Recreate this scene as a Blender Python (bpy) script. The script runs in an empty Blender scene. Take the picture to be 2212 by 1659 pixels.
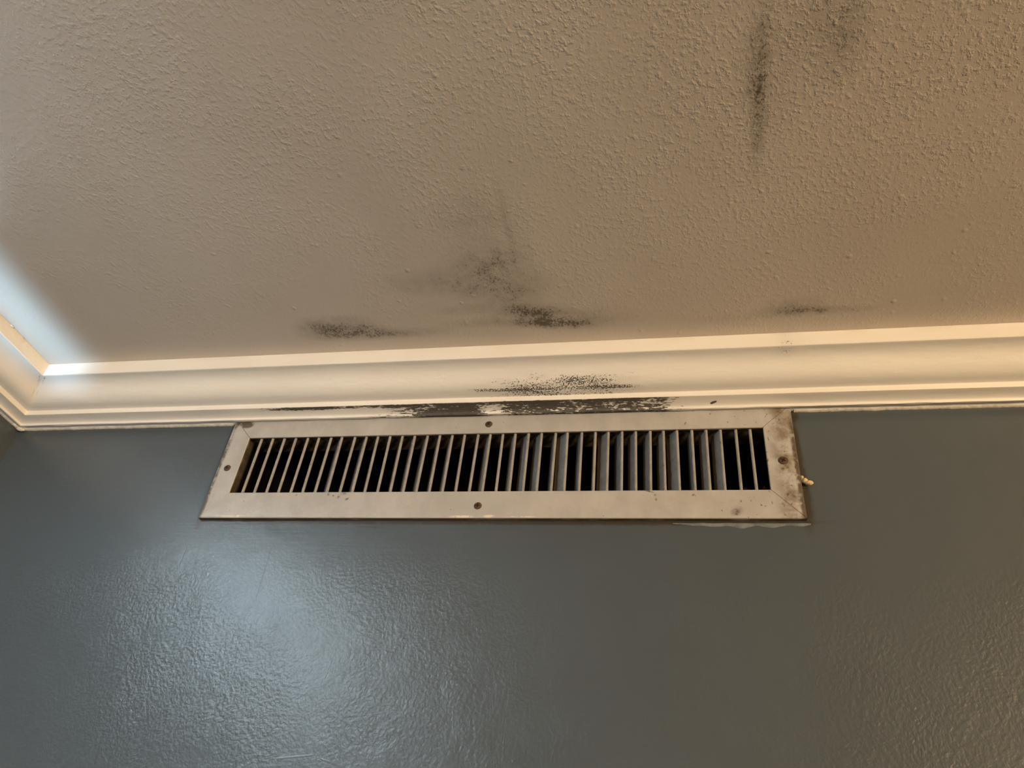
import bpy, bmesh, math, random
from mathutils import Vector, Matrix, noise as mnoise

random.seed(11)
SC = bpy.context.scene
COL = SC.collection

# ------------------------------------------------------------------ camera
W_PX, F_PX = 2212.0, 1680.57
yaw, pitch, roll = math.radians(-14.4698), math.radians(38.4038), math.radians(7.2106)
cy_, sy_, cp_, sp_ = math.cos(yaw), math.sin(yaw), math.cos(pitch), math.sin(pitch)
fwd = Vector((sy_ * cp_, cy_ * cp_, sp_))
r0 = Vector((cy_, -sy_, 0))
u0 = r0.cross(fwd)
rgt = r0 * math.cos(roll) + u0 * math.sin(roll)
upv = u0 * math.cos(roll) - r0 * math.sin(roll)
cam_d = bpy.data.cameras.new('camera')
cam = bpy.data.objects.new('camera', cam_d)
COL.objects.link(cam)
cam_d.sensor_fit = 'HORIZONTAL'
cam_d.sensor_width = 36.0
cam_d.lens = 36.0 * F_PX / W_PX
cam_d.clip_start = 0.01
M = Matrix((rgt, upv, -fwd)).transposed().to_4x4()
M.translation = Vector((0.230774, -0.815256, -0.458511))
cam.matrix_world = M
SC.camera = cam

# ------------------------------------------------------------------ light and exposure
SC.view_settings.view_transform = 'Standard'
SC.view_settings.look = 'None'
SC.view_settings.gamma = 1.0
SC.view_settings.use_curve_mapping = False
SC.view_settings.exposure = 0.0

world = bpy.data.worlds.new('room_ambient')
SC.world = world
world.use_nodes = True
bg = world.node_tree.nodes['Background']
bg.inputs['Color'].default_value = (1.0, 0.76, 0.52, 1)
bg.inputs['Strength'].default_value = 0.05


def area(name, loc, target, sx, sy, power, color, spread=180.0):
    d = bpy.data.lights.new(name, 'AREA')
    d.shape = 'RECTANGLE'
    d.size, d.size_y = sx, sy
    d.energy = power
    d.color = color
    d.spread = math.radians(spread)
    o = bpy.data.objects.new(name, d)
    COL.objects.link(o)
    o.location = loc
    dirv = Vector(target) - Vector(loc)
    o.rotation_euler = dirv.to_track_quat('-Z', 'Y').to_euler()
    return o


# warm room lamp behind the camera to the right, and three added cool lamps at the
# left that stand in for daylight from an unseen, unbuilt window
area('warm_room_lamp', (3.1, -2.95, -0.85), (0.1, 0.0, 0.1), 0.8, 0.8, 194, (1.0, 0.70, 0.39))
area('window_standin', (-0.62, -1.35, -0.62), (-0.50, 0.0, 0.12), 0.35, 0.6, 2.1, (0.66, 0.84, 1.0), 100)  # angled lamp added in place of the unseen window
area('ceiling_uplight', (-0.705, -1.02, -0.12), (-0.705, -1.02, 0.2), 0.05, 1.0, 30, (0.55, 0.77, 1.0), 76)  # added lamp aimed up to brighten the ceiling; no sill is built
area('ceiling_beam', (-0.600, -1.5, -0.55), (-0.624, -0.395, 0.208), 0.06, 0.38, 0.21, (0.44, 0.72, 1.0), 4)  # added narrow beam for the pale ceiling strip; no curtain is built

# ------------------------------------------------------------------ helpers
def link(name, me, parent=None, mat=None):
    o = bpy.data.objects.new(name, me)
    COL.objects.link(o)
    if parent is not None:
        o.parent = parent
    if mat is not None and not me.materials:
        me.materials.append(mat)
    return o


def finish(name, bm, mat, parent=None, smooth=None, recalc=True):
    if recalc:
        bmesh.ops.recalc_face_normals(bm, faces=bm.faces)
    me = bpy.data.meshes.new(name)
    bm.to_mesh(me)
    bm.free()
    if smooth is not None:
        for p in me.polygons:
            p.use_smooth = True
        me.set_sharp_from_angle(angle=math.radians(smooth))
    return link(name, me, parent, mat)


def tag(o, label=None, cat=None, kind=None, group=None):
    if label: o['label'] = label
    if cat: o['category'] = cat
    if kind: o['kind'] = kind
    if group: o['group'] = group
    return o


def box_into(bm, x0, x1, y0, y1, z0, z1):
    v = [bm.verts.new(p) for p in ((x0, y0, z0), (x1, y0, z0), (x1, y1, z0), (x0, y1, z0),
                                   (x0, y0, z1), (x1, y0, z1), (x1, y1, z1), (x0, y1, z1))]
    for f in ((3, 2, 1, 0), (4, 5, 6, 7), (0, 1, 5, 4), (1, 2, 6, 5), (2, 3, 7, 6), (3, 0, 4, 7)):
        bm.faces.new([v[i] for i in f])


class NT:
    """small wrapper for building shader trees"""

    def __init__(self, name):
        self.m = bpy.data.materials.new(name)
        self.m.use_nodes = True
        self.t = self.m.node_tree
        self.bsdf = self.t.nodes['Principled BSDF']
        self.tc = self.t.nodes.new('ShaderNodeTexCoord')
        self.obj = self.tc.outputs['Object']

    def n(self, typ, **kw):
        nd = self.t.nodes.new(typ)
        for k, v in kw.items():
            setattr(nd, k, v)
        return nd

    def l(self, a, b):
        self.t.links.new(a, b)

    def put(self, sock, v):
        if hasattr(v, 'node'):
            self.l(v, sock)
        else:
            sock.default_value = v

    def math(self, op, a, b=0.0, clamp=False):
        nd = self.n('ShaderNodeMath', operation=op, use_clamp=clamp)
        self.put(nd.inputs[0], a)
        self.put(nd.inputs[1], b)
        return nd.outputs[0]

    def rng(self, v, a, b, c=0.0, d=1.0, smooth=True):
        nd = self.n('ShaderNodeMapRange', interpolation_type='SMOOTHSTEP' if smooth else 'LINEAR', clamp=True)
        self.put(nd.inputs[0], v)
        for i, q in zip((1, 2, 3, 4), (a, b, c, d)):
            self.put(nd.inputs[i], q)
        return nd.outputs[0]

    def mapping(self, vec, loc=(0, 0, 0), rot=(0, 0, 0), scale=(1, 1, 1), typ='POINT'):
        nd = self.n('ShaderNodeMapping', vector_type=typ)
        self.put(nd.inputs['Vector'], vec)
        nd.inputs['Location'].default_value = loc
        nd.inputs['Rotation'].default_value = rot
        nd.inputs['Scale'].default_value = scale
        return nd.outputs[0]

    def noise(self, scale, detail=3.0, rough=0.55, vec=None, distort=0.0):
        nd = self.n('ShaderNodeTexNoise')
        self.l(vec if vec is not None else self.obj, nd.inputs['Vector'])
        nd.inputs['Scale'].default_value = scale
        nd.inputs['Detail'].default_value = detail
        nd.inputs['Roughness'].default_value = rough
        nd.inputs['Distortion'].default_value = distort
        return nd.outputs['Fac']

    def voronoi(self, scale, vec=None, rand=1.0):
        nd = self.n('ShaderNodeTexVoronoi')
        self.l(vec if vec is not None else self.obj, nd.inputs['Vector'])
        nd.inputs['Scale'].default_value = scale
        nd.inputs['Randomness'].default_value = rand
        return nd.outputs['Distance']

    def mix(self, fac, a, b):
        nd = self.n('ShaderNodeMix', data_type='RGBA')
        self.put(nd.inputs[0], fac)
        self.put(nd.inputs[6], a if hasattr(a, 'node') else (*a, 1))
        self.put(nd.inputs[7], b if hasattr(b, 'node') else (*b, 1))
        return nd.outputs[2]

    def bump(self, h, dist, strength=1.0, prev=None):
        nd = self.n('ShaderNodeBump')
        nd.inputs['Strength'].default_value = strength
        nd.inputs['Distance'].default_value = dist
        self.l(h, nd.inputs['Height'])
        if prev is not None:
            self.l(prev, nd.inputs['Normal'])
        return nd.outputs[0]

    def blobs(self, items, plane, vec=None):
        """sum of soft ellipses; items: (u, v, half_u, half_v, angle_deg, strength)"""
        out = None
        for (u, v, a, b, ang, s) in items:
            if plane == 'xy':
                loc, rot, sc = (u, v, 0), (0, 0, math.radians(ang)), (a, b, 1e4)
            else:
                loc, rot, sc = (u, 0, v), (0, -math.radians(ang), 0), (a, 1e4, b)
            mp = self.mapping(vec if vec is not None else self.obj, loc, rot, sc, 'TEXTURE')
            ln = self.n('ShaderNodeVectorMath', operation='LENGTH')
            self.l(mp, ln.inputs[0])
            f = self.rng(ln.outputs['Value'], 0.0, 1.0, s, 0.0)
            out = f if out is None else self.math('ADD', out, f)
        return out

    def done(self, color=None, rough=0.5, spec=0.5, normal=None, metal=0.0):
        b = self.bsdf
        if color is not None:
            if hasattr(color, 'node'): self.l(color, b.inputs['Base Color'])
            else: b.inputs['Base Color'].default_value = (*color, 1)
        self.put(b.inputs['Roughness'], rough)
        b.inputs['Specular IOR Level'].default_value = spec
        self.put(b.inputs['Metallic'], metal)
        if normal is not None:
            self.l(normal, b.inputs['Normal'])
        return self.m


# ------------------------------------------------------------------ materials
YW = 0.007          # wall plane; the grille's face is at y = 0
XC = -0.7485        # the corner of the two walls
ZC = 0.208          # ceiling


def mat_ceiling():
    t = NT('ceiling_paint')
    # warped coordinates break the round outlines of the mould patches
    mould = t.blobs([
        # left patch by the cornice
        (-0.214, -0.122, 0.055, 0.026, 6, 0.66), (-0.164, -0.120, 0.072, 0.024, 0, 0.68),
        (-0.110, -0.113, 0.100, 0.015, 0, 0.50), (-0.190, -0.140, 0.080, 0.020, 0, 0.44),
        # middle patch
        (0.074, -0.1395, 0.062, 0.019, 4, 0.60), (0.088, -0.1175, 0.076, 0.014, 4, 0.60), (0.082, -0.130, 0.100, 0.036, 4, 0.30),
        (0.056, -0.168, 0.085, 0.040, -38, 0.48), (0.034, -0.197, 0.090, 0.042, -38, 0.46),
        (0.020, -0.228, 0.090, 0.040, -15, 0.42), (-0.035, -0.196, 0.110, 0.036, 5, 0.40),
        (0.030, -0.285, 0.080, 0.075, 0, 0.31), (0.064, -0.285, 0.008, 0.100, 0, 0.20),
        (0.140, -0.122, 0.100, 0.030, 0, 0.42), (-0.02, -0.150, 0.060, 0.014, 0, 0.32),
        (0.010, -0.125, 0.120, 0.014, 0, 0.26),
        # two streaks at the right
        (0.3185, -0.450, 0.017, 0.085, 2, 0.36), (0.3205, -0.400, 0.015, 0.080, -3, 0.40),
        (0.330, -0.430, 0.060, 0.110, 0, 0.30), (0.322, -0.350, 0.012, 0.070, 0, 0.35),
        (0.376, -0.475, 0.040, 0.055, 10, 0.42), (0.388, -0.440, 0.034, 0.060, 10, 0.40),
        # right patch by the cornice
        (0.385, -0.118, 0.075, 0.014, 0, 0.56), (0.435, -0.118, 0.070, 0.010, 0, 0.32),
        (0.30, -0.112, 0.120, 0.012, 0, 0.16), (0.378, -0.130, 0.06, 0.020, 0, 0.34),
    ], 'xy')
    mould = t.math('MULTIPLY', mould, t.rng(t.noise(34, 3, 0.6), 0.3, 0.7, 0.84, 1.12, False))
    n1 = t.rng(t.noise(560, 4, 0.65, t.mapping(t.obj, rot=(0, 0, 0.35), scale=(1.0, 0.7, 1))), 0.32, 0.68, 0, 1, False)
    n2 = t.rng(t.noise(75, 3, 0.6), 0.30, 0.70, 0, 1, False)
    nn = t.math('ADD', t.math('MULTIPLY', n1, 0.70), t.math('MULTIPLY', n2, 0.30))
    v = t.math('SUBTRACT', mould, t.math('SUBTRACT', 1.0, nn))
    fleck = t.rng(v, -0.04, 0.50, 0.0, 0.86)
    smudge = t.rng(t.math('MULTIPLY', mould, t.math('ADD', 0.5, t.math('MULTIPLY', n2, 0.7))), 0.04, 0.85, 0, 0.50, False)
    fac = t.math('MAXIMUM', fleck, smudge)
    var = t.rng(t.noise(5, 3, 0.5), 0.3, 0.7, 0, 1)
    base = t.mix(var, (0.545, 0.475, 0.400), (0.59, 0.515, 0.437))
    col = t.mix(fac, base, (0.045, 0.035, 0.011))
    # roller texture: stretched ridges, fine grain, and sparse dabs
    warp = t.n('ShaderNodeVectorMath', operation='ADD')
    wn = t.n('ShaderNodeTexNoise'); wn.inputs['Scale'].default_value = 9.0
    t.l(t.obj, wn.inputs['Vector'])
    ws = t.n('ShaderNodeVectorMath', operation='SCALE'); ws.inputs['Scale'].default_value = 0.010
    t.l(wn.outputs['Color'], ws.inputs[0])
    t.l(t.obj, warp.inputs[0]); t.l(ws.outputs[0], warp.inputs[1])
    pk = t.rng(t.noise(205, 4, 0.60, t.mapping(warp.outputs[0], scale=(1.1, 0.9, 1)), 0.0), 0.48, 0.90, 0.0, 1.0, False)
    h1 = t.math('ADD', t.math('MULTIPLY', pk, 1.1), t.math('MULTIPLY', t.noise(430, 3, 0.6), 0.30))
    amount = t.rng(t.noise(11, 2, 0.5), 0.3, 0.65, 0.35, 1.0)
    # paint lies smoother in a brushed band along the cornice
    sep = t.n('ShaderNodeSeparateXYZ'); t.l(t.obj, sep.inputs[0])
    band = t.rng(sep.outputs['Y'], -0.52, -0.12, 1.0, 0.38)
    h1 = t.math('MULTIPLY', t.math('MULTIPLY', h1, amount), band)
    dab = t.rng(t.voronoi(75, warp.outputs[0]), 0.0, 0.32, 1.0, 0.0)
    dabm = t.rng(t.noise(38, 2, 0.5), 0.56, 0.66)
    h2 = t.math('MULTIPLY', dab, dabm)
    brush = t.math('MULTIPLY', t.noise(60, 3, 0.6, t.mapping(t.obj, scale=(0.35, 5.0, 1))), t.rng(sep.outputs['Y'], -0.30, -0.12, 0.0, 1.0))
    h = t.math('ADD', t.math('ADD', h1, t.math('MULTIPLY', h2, 0.45)), t.math('MULTIPLY', brush, 0.12))
    nb = t.bump(h, 0.00105)
    return t.done(col, 0.42, 0.35, nb)


def mat_wall(name='slate_wall_paint', dirt=True):
    t = NT(name)
    var = t.rng(t.noise(3.2, 3, 0.5), 0.3, 0.7)
    col = t.mix(var, (0.058, 0.071, 0.080), (0.066, 0.080, 0.089))
    if dirt:
        specks = t.rng(t.voronoi(17), 0.0, 0.085, 1.0, 0.0)
        sp_on = t.rng(t.noise(9, 2, 0.5), 0.52, 0.58)
        scratch = t.blobs([
            (-0.2645, -0.082, 0.0010, 0.062, 0, 1.0), (-0.385, -0.053, 0.0010, 0.026, -1, 0.9),
            (-0.148, -0.180, 0.0010, 0.045, -8, 0.9), (-0.140, -0.110, 0.0009, 0.050, -4, 0.5),
            (0.0575, -0.120, 0.0010, 0.150, 0, 0.6), (0.056, -0.26, 0.0010, 0.16, 0, 0.6),
        ], 'xz')
        col = t.mix(t.math('MULTIPLY', scratch, 0.30, True), col, (0.05, 0.055, 0.06))
        col = t.mix(t.math('MULTIPLY', t.math('MULTIPLY', specks, sp_on), 0.75), col, (0.035, 0.033, 0.03))
        grime_shade = t.blobs([
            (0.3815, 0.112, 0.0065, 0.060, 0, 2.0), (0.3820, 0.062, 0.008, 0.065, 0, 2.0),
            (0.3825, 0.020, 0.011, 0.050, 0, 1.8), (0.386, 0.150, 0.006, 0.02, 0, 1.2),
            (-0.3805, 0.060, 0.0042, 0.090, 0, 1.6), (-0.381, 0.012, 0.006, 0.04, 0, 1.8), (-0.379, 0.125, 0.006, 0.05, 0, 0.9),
            (0.0, -0.001, 0.46, 0.0065, 0, 2.6), (0.2, -0.001, 0.24, 0.0070, 0, 2.4), (-0.2, -0.001, 0.24, 0.0060, 0, 2.0),  # brown band below the frame, darkened to paint in its shadow gap
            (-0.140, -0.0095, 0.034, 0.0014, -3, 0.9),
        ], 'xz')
        gn = t.math('MULTIPLY', grime_shade, t.rng(t.noise(90, 4, 0.6), 0.3, 0.62, 0.25, 1.0), True)
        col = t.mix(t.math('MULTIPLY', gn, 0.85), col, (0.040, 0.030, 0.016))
    # roller stipple, gently rippled
    warp = t.n('ShaderNodeVectorMath', operation='ADD')
    wn = t.n('ShaderNodeTexNoise'); wn.inputs['Scale'].default_value = 14.0
    t.l(t.obj, wn.inputs['Vector'])
    ws = t.n('ShaderNodeVectorMath', operation='SCALE'); ws.inputs['Scale'].default_value = 0.02
    t.l(wn.outputs['Color'], ws.inputs[0])
    t.l(t.obj, warp.inputs[0]); t.l(ws.outputs[0], warp.inputs[1])
    h1 = t.noise(250, 3, 0.5, warp.outputs[0], 0.1)
    sep = t.n('ShaderNodeSeparateXYZ'); t.l(t.obj, sep.inputs[0])
    under = t.rng(sep.outputs['Z'], -0.10, -0.03, 1.0, 0.15)      # brushed flat around the grille
    h1 = t.math('MULTIPLY', t.math('MULTIPLY', h1, t.rng(t.noise(8, 2, 0.5), 0.3, 0.65, 0.45, 1.0)), under)
    h2 = t.noise(28, 2, 0.5)
    brush = t.math('MULTIPLY', t.noise(70, 3, 0.6, t.mapping(t.obj, scale=(0.25, 1, 4.0))), t.rng(sep.outputs['Z'], -0.12, -0.02, 0.0, 1.0))
    h = t.math('ADD', t.math('ADD', h1, t.math('MULTIPLY', h2, 0.9)), t.math('MULTIPLY', brush, 0.15))
    if dirt:
        h = t.math('SUBTRACT', h, t.math('MULTIPLY', scratch, 0.12))
        # a raised hair under the paint
        h = t.math('ADD', h, t.math('MULTIPLY', t.blobs([(-0.165, -0.279, 0.030, 0.0016, 8, 1.0), (-0.118, -0.283, 0.028, 0.0016, -14, 1.0)], 'xz'), 0.35))
    nb = t.bump(h, 0.00075)
    return t.done(col, 0.32, 0.7, nb)


def mat_crown(name, dirty):
    t = NT(name)
    var = t.rng(t.noise(12, 3, 0.5, t.mapping(t.obj, scale=(0.3, 1, 1))), 0.3, 0.7)
    col = t.mix(var, (0.78, 0.735, 0.66), (0.83, 0.785, 0.71))
    if dirty:
        sep = t.n('ShaderNodeSeparateXYZ'); t.l(t.obj, sep.inputs[0])
        x, y, z = sep.outputs['X'], sep.outputs['Y'], sep.outputs['Z']
        streak = t.rng(t.noise(1.0, 5, 0.62, t.mapping(t.obj, scale=(70, 520, 520))), 0.30, 0.70, 0, 1, False)
        grain = t.rng(t.noise(420, 3, 0.6, t.mapping(t.obj, scale=(0.5, 1, 1))), 0.32, 0.68, 0, 1, False)
        patch = t.rng(t.noise(16, 2, 0.5, t.mapping(t.obj, scale=(1, 3, 3))), 0.35, 0.62, 0, 1, False)
        nn = t.math('ADD', t.math('MULTIPLY', streak, 0.45), t.math('ADD', t.math('MULTIPLY', grain, 0.3), t.math('MULTIPLY', patch, 0.25)))
        # coverage on the lower cove: densest between x -0.10 and 0.20, tapering to a thin line at the left
        cov = t.math('MULTIPLY', t.rng(x, -0.26, -0.07, 0.0, 1.0), t.rng(x, 0.17, 0.31, 1.0, 0.0))
        low = t.rng(y, -0.0275, -0.0255, 0.0, 1.0)
        gap = t.blobs([(0.002, 0.0, 0.030, 1.0, 0, 0.26), (-0.125, 0.0, 0.050, 1.0, 0, 0.10), (0.165, -0.0, 0.03, 1.0, 0, 0.12)], 'xy')
        covl = t.math('MULTIPLY', low, t.math('MULTIPLY', cov, t.math('SUBTRACT', 0.74, gap)))
        thin = t.math('MULTIPLY', t.math('MULTIPLY', t.rng(x, -0.38, -0.27, 0.0, 1.0), t.rng(x, 0.16, 0.32, 1.0, 0.0)),
                      t.math('MULTIPLY', t.rng(y, -0.0275, -0.0255, 0.0, 1.0), t.rng(y, -0.0225, -0.0150, 1.0, 0.0)))
        covl = t.math('MAXIMUM', covl, t.math('MULTIPLY', thin, 0.68))
        # speckled band on the lower ogee, thin lines above the bead, a few flecks on the bead itself
        ogx = t.math('MULTIPLY', t.rng(x, -0.06, 0.07, 0.0, 1.0), t.rng(x, 0.11, 0.24, 1.0, 0.0))
        covo = t.math('MULTIPLY', ogx, t.math('MULTIPLY', t.rng(y, -0.064, -0.048, 0.0, 0.50), t.rng(y, -0.0360, -0.0350, 1.0, 0.88)))
        line = t.math('MULTIPLY', t.math('MULTIPLY', t.rng(x, -0.09, 0.03, 0.0, 1.0), t.rng(x, 0.16, 0.25, 1.0, 0.0)),
                      t.math('MULTIPLY', t.rng(y, -0.0450, -0.0415, 0.0, 0.60), t.rng(y, -0.0385, -0.0365, 1.0, 0.0)))
        covo = t.math('MAXIMUM', covo, line)
        low2 = t.math('LESS_THAN', y, -0.0275)
        covo = t.math('MULTIPLY', covo, low2)
        cvr = t.math('MAXIMUM', covl, covo)
        dots = t.math('MULTIPLY', t.blobs([(0.385, -0.096, 0.03, 0.02, 0, 0.38), (0.37, -0.075, 0.02, 0.02, 0, 0.30),
                                           (0.287, -0.014, 0.008, 0.0035, -25, 1.3)], 'xy'), 1.0)
        cvr = t.math('MAXIMUM', cvr, dots)
        nno = t.math('ADD', t.math('MULTIPLY', streak, 0.18), t.math('ADD', t.math('MULTIPLY', t.rng(t.noise(680, 2, 0.5, t.mapping(t.obj, scale=(0.8, 1, 1))), 0.3, 0.7, 0, 1, False), 0.60), t.math('MULTIPLY', patch, 0.22)))
        upper = t.math('LESS_THAN', y, -0.0275)
        nsel = t.math('ADD', t.math('MULTIPLY', upper, nno), t.math('MULTIPLY', t.math('SUBTRACT', 1.0, upper), nn))
        v = t.math('SUBTRACT', cvr, t.math('SUBTRACT', 0.98, nsel))
        fac = t.rng(v, 0.0, 0.14, 0.0, 0.93)
        fac = t.math('MAXIMUM', fac, t.math('MULTIPLY', t.math('MULTIPLY', cvr, patch), 0.40))
        col = t.mix(fac, col, t.mix(grain, (0.009, 0.006, 0.003), (0.042, 0.030, 0.016)))
    h = t.math('ADD', t.noise(45, 3, 0.55, t.mapping(t.obj, scale=(0.3, 1, 1))), t.math('MULTIPLY', t.noise(260, 3, 0.6), 0.12))
    return t.done(col, t.math('ADD', 0.38, t.math('MULTIPLY', fac, 0.4)) if dirty else 0.38, 0.45, t.bump(h, 0.0011))


def mat_frame():
    t = NT('grille_paint')
    var = t.rng(t.noise(22, 4, 0.6), 0.3, 0.7)
    col = t.mix(var, (0.385, 0.368, 0.340), (0.46, 0.44, 0.408))
    # general flecks, heavier on the right hand stile
    sep = t.n('ShaderNodeSeparateXYZ'); t.l(t.obj, sep.inputs[0])
    right = t.rng(sep.outputs['X'], 0.16, 0.37, 0.0, 1.0)
    fn = t.noise(150, 3, 0.6)
    th = t.math('SUBTRACT', 0.700, t.math('MULTIPLY', right, 0.075))
    fl = t.rng(t.math('SUBTRACT', fn, th), 0.0, 0.03)
    blot = t.rng(t.noise(42, 5, 0.65), 0.33, 0.62)
    col = t.mix(t.math('MULTIPLY', t.math('MULTIPLY', blot, t.rng(sep.outputs['X'], 0.344, 0.366, 0.08, 0.95)), 0.9), col, (0.17, 0.120, 0.066))
    col = t.mix(t.math('MULTIPLY', fl, 0.7), col, (0.10, 0.068, 0.040))
    spots = t.blobs([
        (-0.3595, 0.1500, 0.0130, 0.0085, 0, 3.4),                       # brown blot where a screw is missing
        (-0.376, 0.150, 0.006, 0.012, 0, 0.9), (-0.377, 0.115, 0.005, 0.045, 0, 0.8),
        (-0.379, 0.020, 0.006, 0.035, 0, 1.7), (-0.378, 0.070, 0.0045, 0.06, 0, 1.2), (-0.372, 0.155, 0.010, 0.010, 0, 0.9), (-0.346, 0.045, 0.004, 0.006, 20, 0.9),
        (-0.205, 0.034, 0.003, 0.003, 0, 1.2), (-0.198, 0.032, 0.002, 0.002, 0, 1.2), (-0.190, 0.030, 0.003, 0.003, 0, 1.2),
        (-0.185, 0.0355, 0.008, 0.004, 0, 0.8), (-0.178, 0.027, 0.004, 0.0025, 30, 1.1), (-0.250, 0.0335, 0.003, 0.002, 0, 0.8),
        (0.205, 0.036, 0.010, 0.0015, -15, 1.2), (0.212, 0.031, 0.002, 0.003, 0, 1.3), (0.213, 0.025, 0.002, 0.003, 0, 1.0),
        (0.304, 0.009, 0.010, 0.008, 40, 0.9), (0.367, 0.030, 0.010, 0.014, -30, 0.8),
        (0.367, 0.068, 0.003, 0.003, 0, 1.2), (0.361, 0.066, 0.003, 0.003, 0, 1.2), (0.376, 0.068, 0.003, 0.003, 0, 1.0),
        (0.3785, 0.095, 0.0055, 0.065, 0, 2.0), (0.3795, 0.030, 0.007, 0.065, 0, 2.2), (0.345, 0.078, 0.002, 0.004, -20, 1.2),
        (0.262, 0.1555, 0.003, 0.003, 0, 1.6), (0.22, 0.158, 0.16, 0.002, 0, 0.7), (0.362, 0.084, 0.014, 0.006, 0, 0.6),
    ], 'xz')
    sp = t.math('MULTIPLY', spots, t.rng(t.noise(120, 4, 0.62), 0.30, 0.60, 0.15, 1.1), True)
    col = t.mix(t.math('MULTIPLY', sp, 0.9), col, (0.075, 0.050, 0.027))
    chips = t.blobs([(-0.022, 0.0018, 0.022, 0.0022, 0, 1.6), (0.012, 0.0022, 0.010, 0.0030, 0, 1.5), (0.052, 0.0015, 0.03, 0.0012, 0, 1.2),
                     (-0.036, 0.1580, 0.020, 0.0018, 0, 1.4), (-0.33, 0.002, 0.03, 0.003, 0, 1.0)], 'xz')
    col = t.mix(t.math('MULTIPLY', chips, t.rng(t.noise(140, 3, 0.6), 0.35, 0.55), True), col, (0.70, 0.62, 0.50))
    # grime on the turned-down outer edges
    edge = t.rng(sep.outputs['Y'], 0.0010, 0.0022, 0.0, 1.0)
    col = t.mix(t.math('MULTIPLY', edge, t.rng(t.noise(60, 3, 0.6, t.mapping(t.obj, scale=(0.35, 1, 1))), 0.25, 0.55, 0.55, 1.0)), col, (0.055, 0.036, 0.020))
    rough = t.rng(t.noise(60, 3, 0.6), 0.3, 0.7, 0.28, 0.42)
    h = t.math('ADD', t.noise(110, 3, 0.6), t.math('MULTIPLY', t.noise(18, 2, 0.5), 1.5))
    return t.done(col, rough, 0.5, t.bump(h, 0.0006))


def mat_slat():
    t = NT('slat_paint')
    sep = t.n('ShaderNodeSeparateXYZ'); t.l(t.obj, sep.inputs[0])
    inf = t.n('ShaderNodeObjectInfo')
    off = t.n('ShaderNodeVectorMath', operation='ADD')
    cmb = t.n('ShaderNodeCombineXYZ'); t.l(t.math('MULTIPLY', inf.outputs['Random'], 7.0), cmb.inputs[0])
    t.l(t.obj, off.inputs[0]); t.l(cmb.outputs[0], off.inputs[1])
    col = t.mix(t.rng(t.noise(60, 4, 0.6, off.outputs[0]), 0.3, 0.7), (0.24, 0.225, 0.20), (0.32, 0.30, 0.27))
    fl = t.rng(t.noise(260, 3, 0.6, off.outputs[0]), 0.66, 0.70)
    col = t.mix(t.math('MULTIPLY', fl, 0.8), col, (0.06, 0.04, 0.025))
    rust = t.rng(t.math('ADD', sep.outputs['Y'], t.math('MULTIPLY', t.noise(90, 3, 0.6, off.outputs[0]), 0.004)), 0.0165, 0.0185)
    col = t.mix(t.math('MULTIPLY', rust, 0.9), col, (0.085, 0.058, 0.036))
    return t.done(col, 0.42, 0.45, t.bump(t.noise(160, 3, 0.6, off.outputs[0]), 0.0007))


def mat_simple(name, a, b, scale=40, rough=0.8, bump=0.001, spec=0.3):
    t = NT(name)
    nz = t.noise(scale, 4, 0.62)
    return t.done(t.mix(t.rng(nz, 0.3, 0.7), a, b), rough, spec, t.bump(nz, bump))


M_ceil = mat_ceiling()
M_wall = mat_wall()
M_wall2 = mat_wall('slate_side_wall_paint', False)
M_crown = mat_crown('cornice_paint_mouldy', True)
M_crown2 = mat_crown('cornice_paint', False)
M_frame = mat_frame()
M_slat = mat_slat()
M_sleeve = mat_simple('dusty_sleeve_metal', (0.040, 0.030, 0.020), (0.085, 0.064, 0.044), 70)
M_cavity = mat_simple('black_duct', (0.004, 0.003, 0.003), (0.008, 0.006, 0.005), 20)  # even near-black for the duct interior
M_rust = mat_simple('rusty_screw', (0.050, 0.028, 0.014), (0.13, 0.075, 0.040), 700, 0.7, 0.0006)
M_slot = mat_simple('screw_recess_dark', (0.008, 0.006, 0.004), (0.015, 0.010, 0.007), 300)  # dark raised cross drawn for the screw recess
M_foam = mat_simple('dried_foam', (0.50, 0.36, 0.17), (0.72, 0.56, 0.32), 220, 0.8, 0.001)
M_chip = mat_simple('bare_filler', (0.10, 0.11, 0.112), (0.20, 0.205, 0.20), 60, 0.7, 0.0008)
M_leaf = mat_simple('dry_leaf', (0.10, 0.050, 0.025), (0.18, 0.09, 0.045), 120, 0.8, 0.0006)
M_caulk = mat_simple('old_caulk', (0.60, 0.55, 0.47), (0.76, 0.71, 0.62), 150, 0.6, 0.001)

# ------------------------------------------------------------------ structure
GX0, GX1, GZ0, GZ1 = -0.380, 0.380, 0.0, 0.1604          # grille outline
OX0, OX1, OZ0, OZ1 = GX0 + 0.0316, GX1 - 0.0355, GZ0 + 0.0377, GZ1 - 0.0335
XR, YF, ZF = 2.6, -3.4, -2.2

# ceiling slab
bm = bmesh.new()
box_into(bm, XC - 0.12, XR, YF, YW + 0.12, ZC, ZC + 0.05)
tag(finish('ceiling', bm, M_ceil), 'off-white textured ceiling with mould patches above the cornice', kind='structure')

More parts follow.
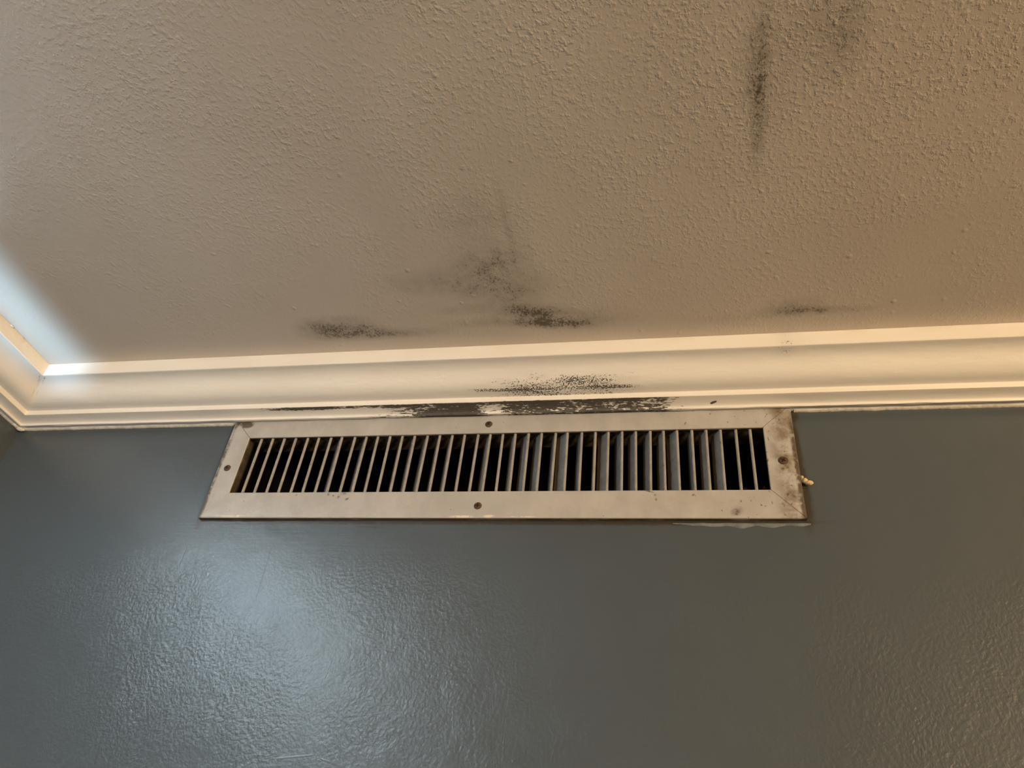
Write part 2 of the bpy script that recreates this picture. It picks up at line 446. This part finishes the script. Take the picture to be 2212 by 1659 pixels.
# back wall with the hole for the duct
bm = bmesh.new()
hx0, hx1, hz0, hz1 = OX0 - 0.006, OX1 + 0.006, OZ0 - 0.006, OZ1 + 0.006
xs, zs = [XC, hx0, hx1, XR], [ZF, hz0, hz1, ZC]
for i in range(3):
    for j in range(3):
        if i == 1 and j == 1:
            continue
        vs = [bm.verts.new((xs[a], YW, zs[b])) for a, b in ((i, j), (i + 1, j), (i + 1, j + 1), (i, j + 1))]
        bm.faces.new(vs)
bmesh.ops.remove_doubles(bm, verts=bm.verts, dist=1e-6)
ext = bmesh.ops.extrude_face_region(bm, geom=bm.faces[:])
for v in [g for g in ext['geom'] if isinstance(g, bmesh.types.BMVert)]:
    v.co.y += 0.02
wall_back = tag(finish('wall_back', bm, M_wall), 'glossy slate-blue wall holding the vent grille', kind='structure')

bm = bmesh.new()
box_into(bm, XC - 0.12, XC, YF, YW + 0.02, ZF, ZC)
tag(finish('wall_left', bm, M_wall2), 'dark slate side wall at the far left corner', kind='structure')


# cornice profile: (out from wall, height)
def profile():
    p = [(0.0885, ZC + 0.0005), (0.0895, ZC - 0.0012), (0.0893, 0.1980), (0.0888, 0.1885), (0.0880, 0.1876), (0.0868, 0.1873)]
    # ogee from the fillet in to the bead
    for o_, z_ in ((0.0850, 0.1872), (0.0815, 0.1869), (0.0780, 0.1862), (0.0745, 0.1850), (0.0710, 0.1832), (0.0678, 0.1808),
                   (0.0648, 0.1781), (0.0618, 0.1752), (0.0588, 0.1724), (0.0555, 0.1699), (0.0520, 0.1679), (0.0480, 0.1664),
                   (0.0435, 0.1656), (0.0390, 0.1652)):
        p.append((o_, z_))
    p += [(0.0348, 0.1652), (0.0342, 0.1645), (0.0340, 0.1590), (0.0336, 0.1582), (0.0326, 0.1580)]
    # small cove down to the foot
    for k in range(1, 9):
        a_ = math.radians(90 * k / 8.0)
        p.append((0.0326 - 0.0170 * math.sin(a_), 0.1580 - 0.0035 * (1 - math.cos(a_))))
    p += [(0.0152, 0.1530), (0.0145, 0.1524), (0.0112, 0.1530), (0.0104, 0.1550), (0.0085, 0.1556), (0.0060, 0.1548)]
    return p


PROF = profile()
NP = len(PROF)


def crown(name, along, mat, label):
    """along: 'x' for the back wall, 'y' for the left wall"""
    bm = bmesh.new()
    rows = []
    length = (XR - XC) if along == 'x' else (YW - YF)
    steps = []
    s = 0.0
    while s < 1.55:
        steps.append(s)
        s += 0.008
    steps += [1.8, length]
    for si, s in enumerate(steps):
        row = []
        for k, (o, z) in enumerate(PROF):
            # mitred start: every profile point starts at its own distance from the corner
            d = o if si == 0 else max(o + 0.0015 * si / len(steps), s)
            if si and d < o + 0.002:
                d = o + 0.0005 * si
            oo, zz = o, z
            q = Vector((d * 38, k * 1.7, 3.1 if along == 'x' else 9.7))
            if si:
                j = mnoise.noise(q)
                if k == 1: zz += 0.0010 * j + 0.0005 * mnoise.noise(q * 5)
                elif k in (0,): zz += 0.0
                elif k >= NP - 5: zz += 0.0006 * j; oo += 0.0005 * mnoise.noise(q * 1.7)
                else: oo += 0.00018 * mnoise.noise(Vector((d * 9, k * 0.2, 1.0)))
            row.append(bm.verts.new((XC + d, YW - oo, zz) if along == 'x' else (XC + oo, YW - d, zz)))
        rows.append(row)
    # close against wall and ceiling so the moulding is solid
    for r_, s_ in zip(rows, steps):
        kx = r_[-1].co
        if along == 'x':
            r_.append(bm.verts.new((kx.x, YW, kx.z))); r_.append(bm.verts.new((r_[0].co.x, YW, ZC + 0.0005)))
        else:
            r_.append(bm.verts.new((XC, kx.y, kx.z))); r_.append(bm.verts.new((XC, r_[0].co.y, ZC + 0.0005)))
    n = len(rows[0])
    for a, b in zip(rows[:-1], rows[1:]):
        for k in range(n):
            k2 = (k + 1) % n
            bm.faces.new((a[k], a[k2], b[k2], b[k]))
    bm.faces.new(rows[0]); bm.faces.new(rows[-1])
    o = finish(name, bm, mat, smooth=32)
    return tag(o, label, kind='structure')


def caulk(name, along, parent, seed, amp, gaps):
    """ragged lip of paint and filler where the cornice meets the wall"""
    rnd = random.Random(seed)
    bm = bmesh.new()
    rows = []
    d = 0.006
    while d < 1.5:
        x = XC + d
        z0 = 0.1562
        low = 0.1532 + amp * mnoise.noise(Vector((d * 55, seed, 0))) + 0.0005 * mnoise.noise(Vector((d * 300, seed, 4)))
        outw = 0.0050 + 0.0010 * mnoise.noise(Vector((d * 80, seed, 7)))
        if along == 'x' and GX0 - 0.003 < x < GX1 + 0.004:
            rows.append(None)
        else:
            ring = []
            for (o, z) in ((0.0, z0 + 0.001), (outw * 1.2, z0), (outw, (z0 + low) / 2), (outw * 0.6, low), (0.0, low + 0.0002)):
                ring.append(bm.verts.new((x, YW - o, z) if along == 'x' else (XC + o, YW - d, z)))
            rows.append(ring)
        d += 0.0035
    for a, b in zip(rows[:-1], rows[1:]):
        if a is None or b is None:
            continue
        for k in range(4):
            bm.faces.new((a[k], a[k + 1], b[k + 1], b[k]))
    for i, r_ in enumerate(rows):
        if r_ and (i == 0 or rows[i - 1] is None or i == len(rows) - 1 or rows[i + 1] is None):
            bm.faces.new(r_)
    return finish(name, bm, M_caulk, parent, smooth=50)


c_back = crown('trim_1', 'x', M_crown, 'cream moulded cornice above the grille, blackened by mould')
c_left = crown('trim_2', 'y', M_crown2, 'cream moulded cornice on the side wall at far left')
caulk('caulk_lip', 'x', c_back, 3, 0.0009, [])
caulk('caulk_lip', 'y', c_left, 8, 0.0012, [])


def lump(name, mat, parts, parent=None, seed=0, sub=2):
    """one joined mesh of noise-dented blobs: parts = (centre, radii)"""
    bm = bmesh.new()
    for i, (c, r) in enumerate(parts):
        g = bmesh.ops.create_icosphere(bm, subdivisions=sub, radius=1.0)
        for v in g['verts']:
            n = v.co.copy()
            k = 1 + 0.30 * mnoise.noise(n * 1.7 + Vector((seed + i * 3.1, 0, 0)))
            v.co = Vector(c) + Vector((n.x * r[0] * k, n.y * r[1] * k, n.z * r[2] * k))
    return finish(name, bm, mat, parent, smooth=60)


# glob of filler at the corner foot of the cornice
lump('filler_glob', M_caulk, [((XC + 0.006, YW - 0.006, 0.1535), (0.005, 0.005, 0.0035)), ((XC + 0.010, YW - 0.005, 0.1520), (0.005, 0.003, 0.0022)),
                              ((XC + 0.004, YW - 0.013, 0.1550), (0.003, 0.006, 0.0030))], c_back, 2)
# paint flakes hanging from the top edge of the side cornice
for i, (d, s) in enumerate(((0.150, 0.9), (0.172, 1.0), (0.205, 0.8), (0.228, 1.2), (0.240, 0.9))):
    lump('paint_flake', M_caulk, [((XC + 0.0900, YW - d, ZC - 0.0012), (0.0012 * s, 0.0040 * s, 0.0010 * s))], c_left, i, 1)

# ------------------------------------------------------------------ duct behind the grille
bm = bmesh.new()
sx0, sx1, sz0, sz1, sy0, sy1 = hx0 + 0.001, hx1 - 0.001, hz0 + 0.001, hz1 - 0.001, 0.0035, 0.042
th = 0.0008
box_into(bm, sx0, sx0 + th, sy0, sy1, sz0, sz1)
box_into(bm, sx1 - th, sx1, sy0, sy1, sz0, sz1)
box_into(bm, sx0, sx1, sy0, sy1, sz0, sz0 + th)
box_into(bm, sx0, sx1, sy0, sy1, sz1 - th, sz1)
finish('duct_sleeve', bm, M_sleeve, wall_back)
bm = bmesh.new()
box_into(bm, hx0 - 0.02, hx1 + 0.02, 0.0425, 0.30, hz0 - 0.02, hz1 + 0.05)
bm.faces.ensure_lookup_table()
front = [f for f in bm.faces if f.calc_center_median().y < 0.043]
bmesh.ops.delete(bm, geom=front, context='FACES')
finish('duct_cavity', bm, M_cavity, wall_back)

# ------------------------------------------------------------------ vent grille
grille = bpy.data.objects.new('vent_grille', None)
COL.objects.link(grille)
grille.location = (0, 0, 0)
tag(grille, 'long grey metal vent grille with upright slats under the cornice', 'vent')


def rail(name, quad, dirs, label=None):
    """mitred bar: quad = outer a, outer b, inner b, inner a in (x, z); rounded outer edge, thin inner return"""
    oa, ob, ib, ia = [Vector(q) for q in quad]
    outv = Vector(dirs)
    bm = bmesh.new()

    def ring(t_in, y):
        # t_in 0 outer edge .. 1 inner edge, along both mitre lines
        return (oa.lerp(ia, t_in), ob.lerp(ib, t_in), y)

    w = abs((oa - ia).dot(outv))
    rr = 0.0015
    stations = [(0.0, YW - 0.0008)]
    for k in range(6):
        a = math.radians(90 * k / 5)
        stations.append((rr * (1 - math.cos(a)) / w, rr * (1 - math.sin(a))))
    stations += [(0.35, 0.0), (0.75, 0.0), (1.0 - 0.0008 / w, 0.0), (1.0, 0.0007), (1.0, 0.0040)]
    rows = []
    n_len = 24
    for (ti, y) in stations:
        p, q, y = ring(ti, y)
        row = []
        for k in range(n_len + 1):
            s = k / n_len
            c = p.lerp(q, s)
            wob = 0.00035 * mnoise.noise(Vector((c.x * 22, c.y * 22, 5.0)))
            row.append(bm.verts.new((c.x, y + (wob if 0 < k < n_len else 0), c.y)))
        rows.append(row)
    for a, b in zip(rows[:-1], rows[1:]):
        for k in range(n_len):
            bm.faces.new((a[k], a[k + 1], b[k + 1], b[k]))
    # back face and mitre ends
    for k in range(n_len):
        bm.faces.new((rows[0][k], rows[0][k + 1], rows[-1][k + 1], rows[-1][k]))
    bm.faces.new([r_[0] for r_ in rows])
    bm.faces.new([r_[-1] for r_ in rows])
    o = finish(name, bm, M_frame, grille, smooth=35)
    if label:
        o['label'] = label
    return o


g = 0.00035
A, B, Cc, D = (GX0, GZ0), (GX1, GZ0), (GX1, GZ1), (GX0, GZ1)
a_, b_, c_, d_ = (OX0, OZ0), (OX1, OZ0), (OX1, OZ1), (OX0, OZ1)


def sh(p, dx, dz):
    return (p[0] + dx, p[1] + dz)


rail('frame_rail', [sh(A, g * .3, 0), sh(B, -g, 0), sh(b_, -g, 0), sh(a_, g * .3, 0)], (0, -1))
rail('frame_rail', [sh(D, g, 0), sh(Cc, -g, 0), sh(c_, -g, 0), sh(d_, g, 0)], (0, 1))
rail('frame_stile', [sh(A, 0, g * .3), sh(D, 0, -g), sh(d_, 0, -g), sh(a_, 0, g * .3)], (-1, 0))
rail('frame_stile', [sh(B, 0, g), sh(Cc, 0, -g), sh(c_, 0, -g), sh(b_, 0, g)], (1, 0), 'right end bar, stained brown along its edge')

# slats: bulbed front edge, thin web, folded back edge
DEPTH = 0.0215
prof = []
R1 = 0.0019
for k in range(9):
    a = math.radians(180 + 180 * k / 8)
    prof.append((R1 * math.cos(a), R1 + R1 * math.sin(a)))
prof += [(R1 * 0.95, 0.0032), (0.0008, 0.0042), (0.0008, 0.0178), (0.0013, 0.0184), (0.0013, DEPTH),
         (-0.0013, DEPTH), (-0.0013, 0.0184), (-0.0008, 0.0178), (-0.0008, 0.0042), (-R1 * 0.95, 0.0032)]
bm = bmesh.new()
rows = []
z0s, z1s = OZ0 - 0.003, OZ1 + 0.0012
nz = 6
for j in range(nz + 1):
    z = z0s + (z1s - z0s) * j / nz
    rows.append([bm.verts.new((px + 0.00012 * mnoise.noise(Vector((z * 60, 0, 0))), py, z)) for px, py in prof])
n = len(prof)
for a, b in zip(rows[:-1], rows[1:]):
    for k in range(n):
        k2 = (k + 1) % n
        bm.faces.new((a[k], a[k2], b[k2], b[k]))
bm.faces.new(rows[0]); bm.faces.new(rows[-1])
bmesh.ops.recalc_face_normals(bm, faces=bm.faces)
slat_me = bpy.data.meshes.new('slat')
bm.to_mesh(slat_me); bm.free()
for p in slat_me.polygons:
    p.use_smooth = True
slat_me.set_sharp_from_angle(angle=math.radians(40))
slat_me.materials.append(M_slat)
SIDE = [0, 0, 0, 1, 0, 1, 2, 5, 2, 5, 2, .5, 3, 5, 6, 4, 5, 2, 2, 8, 1, 7, 12, 14, 6, 20, 8, 3, 20, 14, 15, 14, 14, 22, 9, 15, 20, 0, 0]
for i, w in enumerate(SIDE):
    x = -0.3308 + 0.017366 * i
    o = link('slat', slat_me, grille)
    view = math.atan2(x - 0.2308, 0.820)
    pxs = 25.5 + 6.5 * i / 38.0
    vis = min(0.95, (w / pxs) * 0.01737 / 0.0190)
    ang = view - math.asin(vis)
    if w == 0:
        ang = view + math.radians(1.0)
    o.location = (x, 0.0032, 0)
    o.rotation_euler = (math.radians(random.uniform(-0.15, 0.15)), math.radians(random.uniform(-0.35, 0.35)), -ang)


# screws
def screw(x, z, rot, r=0.0050):
    bm = bmesh.new()
    prof_ = [(1.0, 0.0004), (0.96, -0.0006), (0.80, -0.0013), (0.50, -0.0017), (0.18, -0.0018)]
    rows_ = []
    ns = 20
    for (rf, y) in prof_:
        rows_.append([bm.verts.new((r * rf * math.cos(2 * math.pi * k / ns), y, r * rf * math.sin(2 * math.pi * k / ns))) for k in range(ns)])
    for a, b in zip(rows_[:-1], rows_[1:]):
        for k in range(ns):
            k2 = (k + 1) % ns
            bm.faces.new((a[k], a[k2], b[k2], b[k]))
    bm.faces.new(rows_[-1]); bm.faces.new(rows_[0])
    s = finish('screw', bm, M_rust, grille, smooth=40)
    s.location = (x, 0, z)
    s.rotation_euler = (0, rot, 0)
    bm = bmesh.new()
    w_, l_ = r * 0.13, r * 0.52
    box_into(bm, -l_, l_, -0.00195, -0.0010, -w_, w_)
    box_into(bm, -w_, w_, -0.00197, -0.0010, -l_, l_)
    finish('cross_recess', bm, M_slot, s)
    return s


screw(-0.3648, 0.0765, 0.3)
screw(-0.0042, 0.1408, 0.7)
screw(-0.0033, 0.0166, 0.1)
sr = screw(0.3628, 0.0774, 0.5, 0.0058)
sr['label'] = 'rusty screw on the stained right end'

# crumb of dried foam poking out behind the right end of the grille
lump('foam_crumb', M_foam, [((0.3815, YW - 0.004, 0.0535), (0.0022, 0.0030, 0.0050)), ((0.3840, YW - 0.006, 0.0500), (0.0030, 0.0030, 0.0035)),
                            ((0.3880, YW - 0.0065, 0.0465), (0.0048, 0.0036, 0.0028))], None, 5)
tag(bpy.data.objects['foam_crumb'], 'small yellowish crumb of dried foam at the grille right edge', 'debris')

# scraped filler under the right end of the grille, a child of the wall
rnd = random.Random(4)
bm = bmesh.new()
top, bot = [], []
nn = 40
for k in range(nn + 1):
    s = k / nn
    x = 0.232 + 0.152 * s
    zt = -0.0032 + 0.0006 * mnoise.noise(Vector((x * 70, 1, 0)))
    hgt = 0.0062 * math.sin(math.pi * min(1, 0.02 + s * 0.9)) ** 0.7 * (0.75 + 0.6 * mnoise.noise(Vector((x * 60, 5, 2))))
    top.append((x, zt)); bot.append((x, zt - max(0.0006, hgt)))
lay = []
for y in (YW + 0.0002, YW - 0.0007):
    lay.append(([bm.verts.new((x, y, z)) for x, z in top], [bm.verts.new((x, y + (0.0005 if y < YW else 0), z)) for x, z in bot]))
(t0, b0), (t1, b1) = lay
for k in range(nn):
    bm.faces.new((t1[k], t1[k + 1], b1[k + 1], b1[k]))
    bm.faces.new((t0[k], b0[k], b0[k + 1], t0[k + 1]))
    bm.faces.new((t0[k], t0[k + 1], t1[k + 1], t1[k]))
    bm.faces.new((b0[k], b1[k], b1[k + 1], b0[k + 1]))
bm.faces.new((t0[0], t1[0], b1[0], b0[0])); bm.faces.new((t0[nn], b0[nn], b1[nn], t1[nn]))
finish('filler_scrape', bm, M_chip, wall_back, smooth=40)


# scraps of dry leaf caught in the duct behind the last slats
def leaf(x, y, w_, h_, lean, turn, label):
    bm = bmesh.new()
    nu, nv = 6, 6
    base = hz0 + 0.0019
    grid = []
    for side in (0, 1):
        g_ = []
        for j in range(nv + 1):
            v_ = j / nv
            row = []
            for i in range(nu + 1):
                u_ = i / nu - 0.5
                wid = w_ * (0.55 + 0.45 * math.sin(math.pi * min(1, v_ + 0.15))) * (1 - 0.35 * v_)
                px_ = u_ * wid + 0.0015 * mnoise.noise(Vector((v_ * 3, turn, 1)))
                pz_ = v_ * h_ * (1 + 0.18 * mnoise.noise(Vector((u_ * 5, turn, 6))))
                py_ = lean * v_ + 0.010 * u_ * u_ + 0.0015 * mnoise.noise(Vector((u_ * 4, v_ * 4, turn))) + side * 0.0003
                c_, s_ = math.cos(turn), math.sin(turn)
                row.append(bm.verts.new((px_ * c_ - py_ * s_, px_ * s_ + py_ * c_, pz_)))
            g_.append(row)
        grid.append(g_)
    for side in (0, 1):
        for j in range(nv):
            for i in range(nu):
                q = grid[side]
                bm.faces.new((q[j][i], q[j][i + 1], q[j + 1][i + 1], q[j + 1][i]))
    edge = [(0, i) for i in range(nu)] + [(j, nu) for j in range(nv)] + [(nv, i) for i in range(nu, 0, -1)] + [(j, 0) for j in range(nv, 0, -1)]
    for k in range(len(edge)):
        (j0, i0), (j1, i1) = edge[k], edge[(k + 1) % len(edge)]
        bm.faces.new((grid[0][j0][i0], grid[0][j1][i1], grid[1][j1][i1], grid[1][j0][i0]))
    o = finish('dry_leaf', bm, M_leaf, None, smooth=60)
    o.location = (x, y, base)
    return tag(o, label, 'leaf')


leaf(0.3235, 0.0285, 0.020, 0.026, 0.004, 0.25, 'brown dry leaf scrap in the duct between the last two slats')
leaf(0.3405, 0.0260, 0.015, 0.026, 0.003, -0.30, 'brown dry leaf scrap in the duct right of the last slat')
